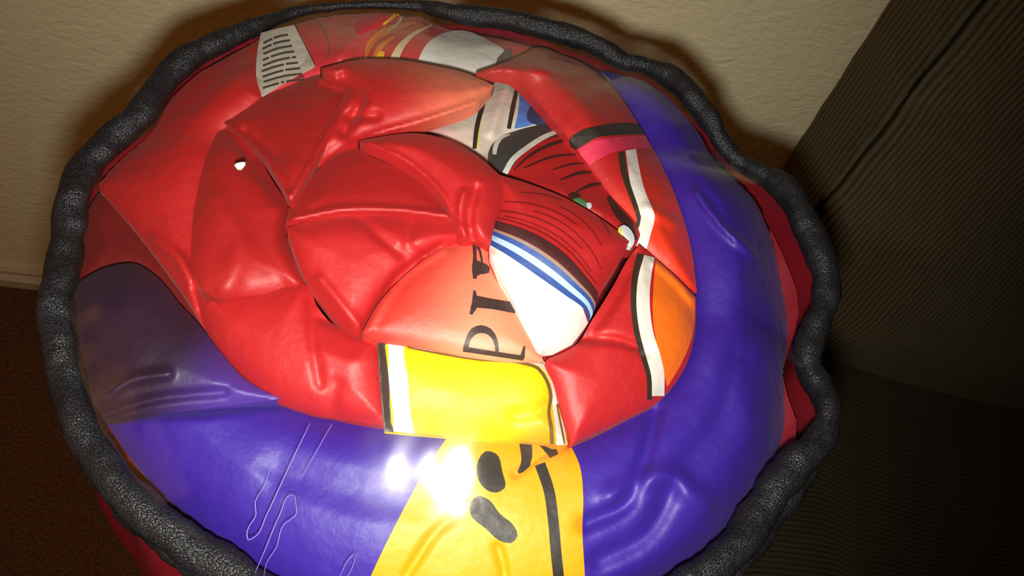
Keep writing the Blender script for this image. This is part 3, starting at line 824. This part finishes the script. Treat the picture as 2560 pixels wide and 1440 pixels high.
# ---- yellow block
y1 = fold([(944, 846, 1), (1050, 862), (1180, 882), (1300, 893), (1362, 904), (1388, 945), (1400, 1000), (1412, 1060), (1420, 1112, 1), (1300, 1104), (1150, 1092), (962, 1074, 1), (952, 960)],
          YEL2, off=0, tilt=(-0.2, -1.2), puff=6, pw=34, label='bright yellow printed block with white and black borders', creases=[([(1290, 1040), (1340, 1030), (1378, 1010)], -2, 18)],
          grads=[((1310, 980), (1390, 1060), YEL)])
y1.prints([[(942, 845, 1), (966, 849, 1), (972, 950), (984, 1081, 1), (960, 1078, 1), (949, 960)]], (0.05, 0.04, 0.032), label='black border print', smooth=False)
y1.prints([[(966, 851, 1), (1010, 858, 1), (1020, 950), (1036, 1084, 1), (984, 1078, 1), (972, 950)]], (0.90, 0.88, 0.88), label='white border print', smooth=False)
y1.prints([ribbon([(1012, 862), (1100, 876), (1200, 890), (1300, 899), (1352, 908), (1376, 935), (1388, 980), (1388, 1020), (1398, 1060), (1404, 1112)], [6, 13, 14, 13, 18, 16, 14, 12, 20, 26])], (0.72, 0.68, 0.62), label='cream edge print')
y1.prints([ribbon([(1018, 868), (1100, 884), (1200, 899), (1300, 907), (1345, 921), (1366, 950), (1377, 990), (1372, 1030), (1378, 1070), (1380, 1110)], [4, 5, 6, 6, 8, 8, 9, 8, 10, 10]), ribbon([(1392, 1010), (1402, 1060), (1412, 1110)], [4, 5, 5])], (0.16, 0.10, 0.02), label='dark edge line print', lift=0.7)

# ------------------------------------------------------------------ the bag itself
bag = empty('round_duffel_bag', 'tall round red bag with a clear vinyl end and black mesh binding on the carpet', 'bag', (CEN[0], CEN[1], 0))

def tube_mesh(name, P, rad, parent, mat, seg=14, flat=1.0, label=None):
    n = len(P)
    up = np.array([0, 0, 1.0])
    T = np.roll(P, -1, 0) - np.roll(P, 1, 0)
    T /= np.linalg.norm(T, axis=1, keepdims=True)
    A = np.cross(T, up); A /= np.linalg.norm(A, axis=1, keepdims=True)
    B = np.cross(A, T)
    V = []
    for i in range(n):
        for j in range(seg):
            a = 2 * math.pi * j / seg
            wob = 1 + 0.06 * math.sin(i * 0.55 + 2 * a)
            V.append(P[i] + rad[i] * wob * (math.cos(a) * A[i] + flat * math.sin(a) * B[i]))
    F = [(i * seg + j, i * seg + (j + 1) % seg, ((i + 1) % n) * seg + (j + 1) % seg, ((i + 1) % n) * seg + j) for i in range(n) for j in range(seg)]
    F = [f[::-1] for f in F]
    o = mesh_obj(name, V, F, mat)
    put_under(o, parent)
    if label: o['label'] = label
    return o

dist = np.linalg.norm(rimW - CAM, axis=1)
rad = RS[:, 2] / F_PX * dist / 2
inrel = rimW[:, :2] - CEN
unit = inrel / np.linalg.norm(inrel, axis=1, keepdims=True)
# the wide near part is two cords side by side, the far part one
wide = np.clip((rad - 0.0045) / 0.004, 0, 1)
P1 = rimW.copy(); P1[:, :2] -= unit * (rad * 0.32 * wide)[:, None]
P2 = rimW.copy(); P2[:, :2] += unit * (rad * 0.42 * wide)[:, None]; P2[:, 2] -= rad * 0.55
tube_mesh('rim_binding', P1, rad * (1 - 0.32 * wide), bag, BIND, label='black mesh binding around the clear end')
tube_mesh('outer_piping', P2, rad * (0.80 - 0.20 * wide), bag, BIND, flat=1.0, label='second black cord outside the binding')

GAP = 0.011
# clear vinyl end panel, domed over the roll
NT, NR = 220, 46
ths = np.linspace(-math.pi, math.pi, NT, endpoint=False)
RV = rim_r(ths); ZV = rim_z(ths)
V = []
for k in range(NR + 1):
    s = k / NR
    x = CEN[0] + np.cos(ths) * RV * s
    y = CEN[1] + np.sin(ths) * RV * s
    wr = s ** 3 * (0.0014 * np.sin(ths * 9 + 1.2 * s) + 0.0010 * np.sin(ths * 17 + 2.0))
    z = ZR + (ZV - ZR) * s ** 3 + DOME * (1 - s ** 2) + GAP * (1 - s ** 2) + wr * (1 - s ** 8) + 0.06 * (x - CEN[0]) * (1 - s ** 2) - 0.06 * (y - CEN[1]) * (1 - s ** 12)
    V.append(np.column_stack([x, y, z]))
V = np.vstack(V)
Fv = [(k * NT + i, k * NT + (i + 1) % NT, (k + 1) * NT + (i + 1) % NT, (k + 1) * NT + i) for k in range(1, NR) for i in range(NT)]
V2 = np.vstack([V, [[CEN[0], CEN[1], ZR + DOME + GAP]]])
ce = len(V2) - 1
Fv += [(ce, NT + i, NT + (i + 1) % NT) for i in range(NT)]
Fv = [f if np.cross(V2[f[1]] - V2[f[0]], V2[f[2]] - V2[f[0]])[2] > 0 else f[::-1] for f in Fv]
vin = mesh_obj('clear_panel', V2, Fv, VINYL)
put_under(vin, bag); vin['label'] = 'domed clear vinyl end panel with soft reflections'

# red side wall, slightly bulging, wrinkled near the rim
NZ = 26
ths = np.linspace(-math.pi, math.pi, 160, endpoint=False)
V = []
zz = [ZR - 0.004, ZR - 0.02, ZR - 0.045, ZR - 0.08] + list(np.linspace(ZR - 0.13, 0.03, NZ)) + [0.012, 0.0]
for z in zz:
    dz = ZR - z
    blend = min(1, dz / 0.10)
    Rb = rim_r(ths) * (1 - blend) + 0.129 * blend
    bul = 0.006 * math.sin(min(1, dz / 0.10) * math.pi / 2) - (0.02 if z < 0.005 else 0.0)
    wr = 0.0022 * np.sin(ths * 13 + z * 30) * math.exp(-dz / 0.12) + 0.0014 * np.sin(ths * 7 + z * 16) + 0.0012 * np.sin(z * 70 + ths * 3)
    rr = Rb + bul + wr
    V.append(np.column_stack([CEN[0] + np.cos(ths) * rr, CEN[1] + np.sin(ths) * rr, np.full(160, z) + (rim_z(ths) - ZR - 0.003) * max(0.0, 1 - dz / 0.08)]))
nz = len(zz)
V = np.vstack(V)
Fb = [(k * 160 + i, (k + 1) * 160 + i, (k + 1) * 160 + (i + 1) % 160, k * 160 + (i + 1) % 160) for k in range(nz - 1) for i in range(160)]
Fb.append(tuple((nz - 1) * 160 + i for i in range(159, -1, -1)))
side = mesh_obj('side_wall', V, Fb, NYLON)
put_under(side, bag); side['label'] = 'red side wall of the bag'
# lower binding at the base
a_ = np.linspace(0, 2 * math.pi, 120, endpoint=False)
Pb = np.column_stack([CEN[0] + 0.137 * np.cos(a_), CEN[1] + 0.137 * np.sin(a_), np.full(120, 0.012)])
tube_mesh('base_binding', Pb[::-1], np.full(120, 0.006), bag, BIND, seg=10, label='black binding at the foot of the bag')

# whitened crease lines in the vinyl
def vinyl_z(x, y):
    dx, dy = x - CEN[0], y - CEN[1]
    th = np.arctan2(dy, dx)
    s = np.clip(np.hypot(dx, dy) / rim_r(th), 0, 1)
    wr = s ** 3 * (0.0014 * np.sin(th * 9 + 1.2 * s) + 0.0010 * np.sin(th * 17 + 2.0))
    return ZR + (rim_z(th) - ZR) * s ** 3 + DOME * (1 - s ** 2) + GAP * (1 - s ** 2) + wr * (1 - s ** 8) + 0.06 * dx * (1 - s ** 2) - 0.06 * dy * (1 - s ** 12)
def on_vinyl(P, lift=0.0):
    r = rays(P)
    z = np.full(len(r), ZR + 0.03)
    for _ in range(30):
        t = (z - CAM_H) / r[:, 2]
        z = 0.5 * z + 0.5 * (vinyl_z(r[:, 0] * t, r[:, 1] * t) + lift)
    t = (z - CAM_H) / r[:, 2]
    return CAM + r * t[:, None]
def crease(pl, wpx):
    P = on_vinyl(smooth_poly(pl, closed=False), 0.0003)
    n = len(P)
    V, Fc = [], []
    T = np.gradient(P, axis=0); T /= np.linalg.norm(T, axis=1, keepdims=True)
    A = np.cross(T, [0, 0, 1.0]); A /= np.linalg.norm(A, axis=1, keepdims=True)
    r = wpx / F_PX * 0.26 / 2
    for i in range(n):
        k = r * math.sin(math.pi * (i + 0.5) / n) ** 0.4
        for j in range(5):
            a = 2 * math.pi * j / 5
            V.append(P[i] + k * (math.cos(a) * A[i] + 0.5 * math.sin(a) * np.array([0, 0, 1])))
    Fc = [(i * 5 + j, i * 5 + (j + 1) % 5, (i + 1) * 5 + (j + 1) % 5, (i + 1) * 5 + j) for i in range(n - 1) for j in range(5)]
    o = mesh_obj('vinyl_crease', V, Fc, CREASE)
    o.parent = vin
    o.matrix_parent_inverse = Matrix.Identity(4)
    return o
for pl, wd in [([(775, 1058), (735, 1140), (700, 1215), (665, 1290), (640, 1340), (620, 1350), (618, 1328), (640, 1285), (638, 1255), (660, 1215), (676, 1165)], 3.0),
               ([(738, 1240), (726, 1238), (700, 1285), (660, 1380), (634, 1440)], 3.0), ([(738, 1240), (738, 1290), (710, 1310), (690, 1370), (665, 1410), (660, 1440)], 2.4),
               ([(885, 1385), (870, 1400), (850, 1440)], 2.2), ([(890, 1385), (880, 1420), (866, 1445)], 2.0), ([(830, 1060), (790, 1130), (750, 1200)], 1.6)]:
    crease(pl, wd)

# small pale fleck on the clear panel
q = on_vinyl(np.array([[600, 414]]), 0.0004)[0]
bm = bmesh.new()
bmesh.ops.create_icosphere(bm, subdivisions=2, radius=1)
for v in bm.verts:
    a = math.atan2(v.co.y, v.co.x)
    k = 1 + 0.18 * math.sin(3 * a + 0.5)
    v.co = Vector((v.co.x * 0.0017 * k, v.co.y * 0.0013 * k, v.co.z * 0.00035))
me = bpy.data.meshes.new('lint_fleck'); bm.to_mesh(me); bm.free()
me.materials.append(FLECK); me.polygons.foreach_set('use_smooth', [True] * len(me.polygons))
fo = bpy.data.objects.new('lint_fleck', me); COL.objects.link(fo)
fo.location = q; fo.rotation_euler = (0.25, -0.25, 0.35)
tag(fo, 'tiny cream fleck of lint lying on the clear panel over the left red fold', 'lint')
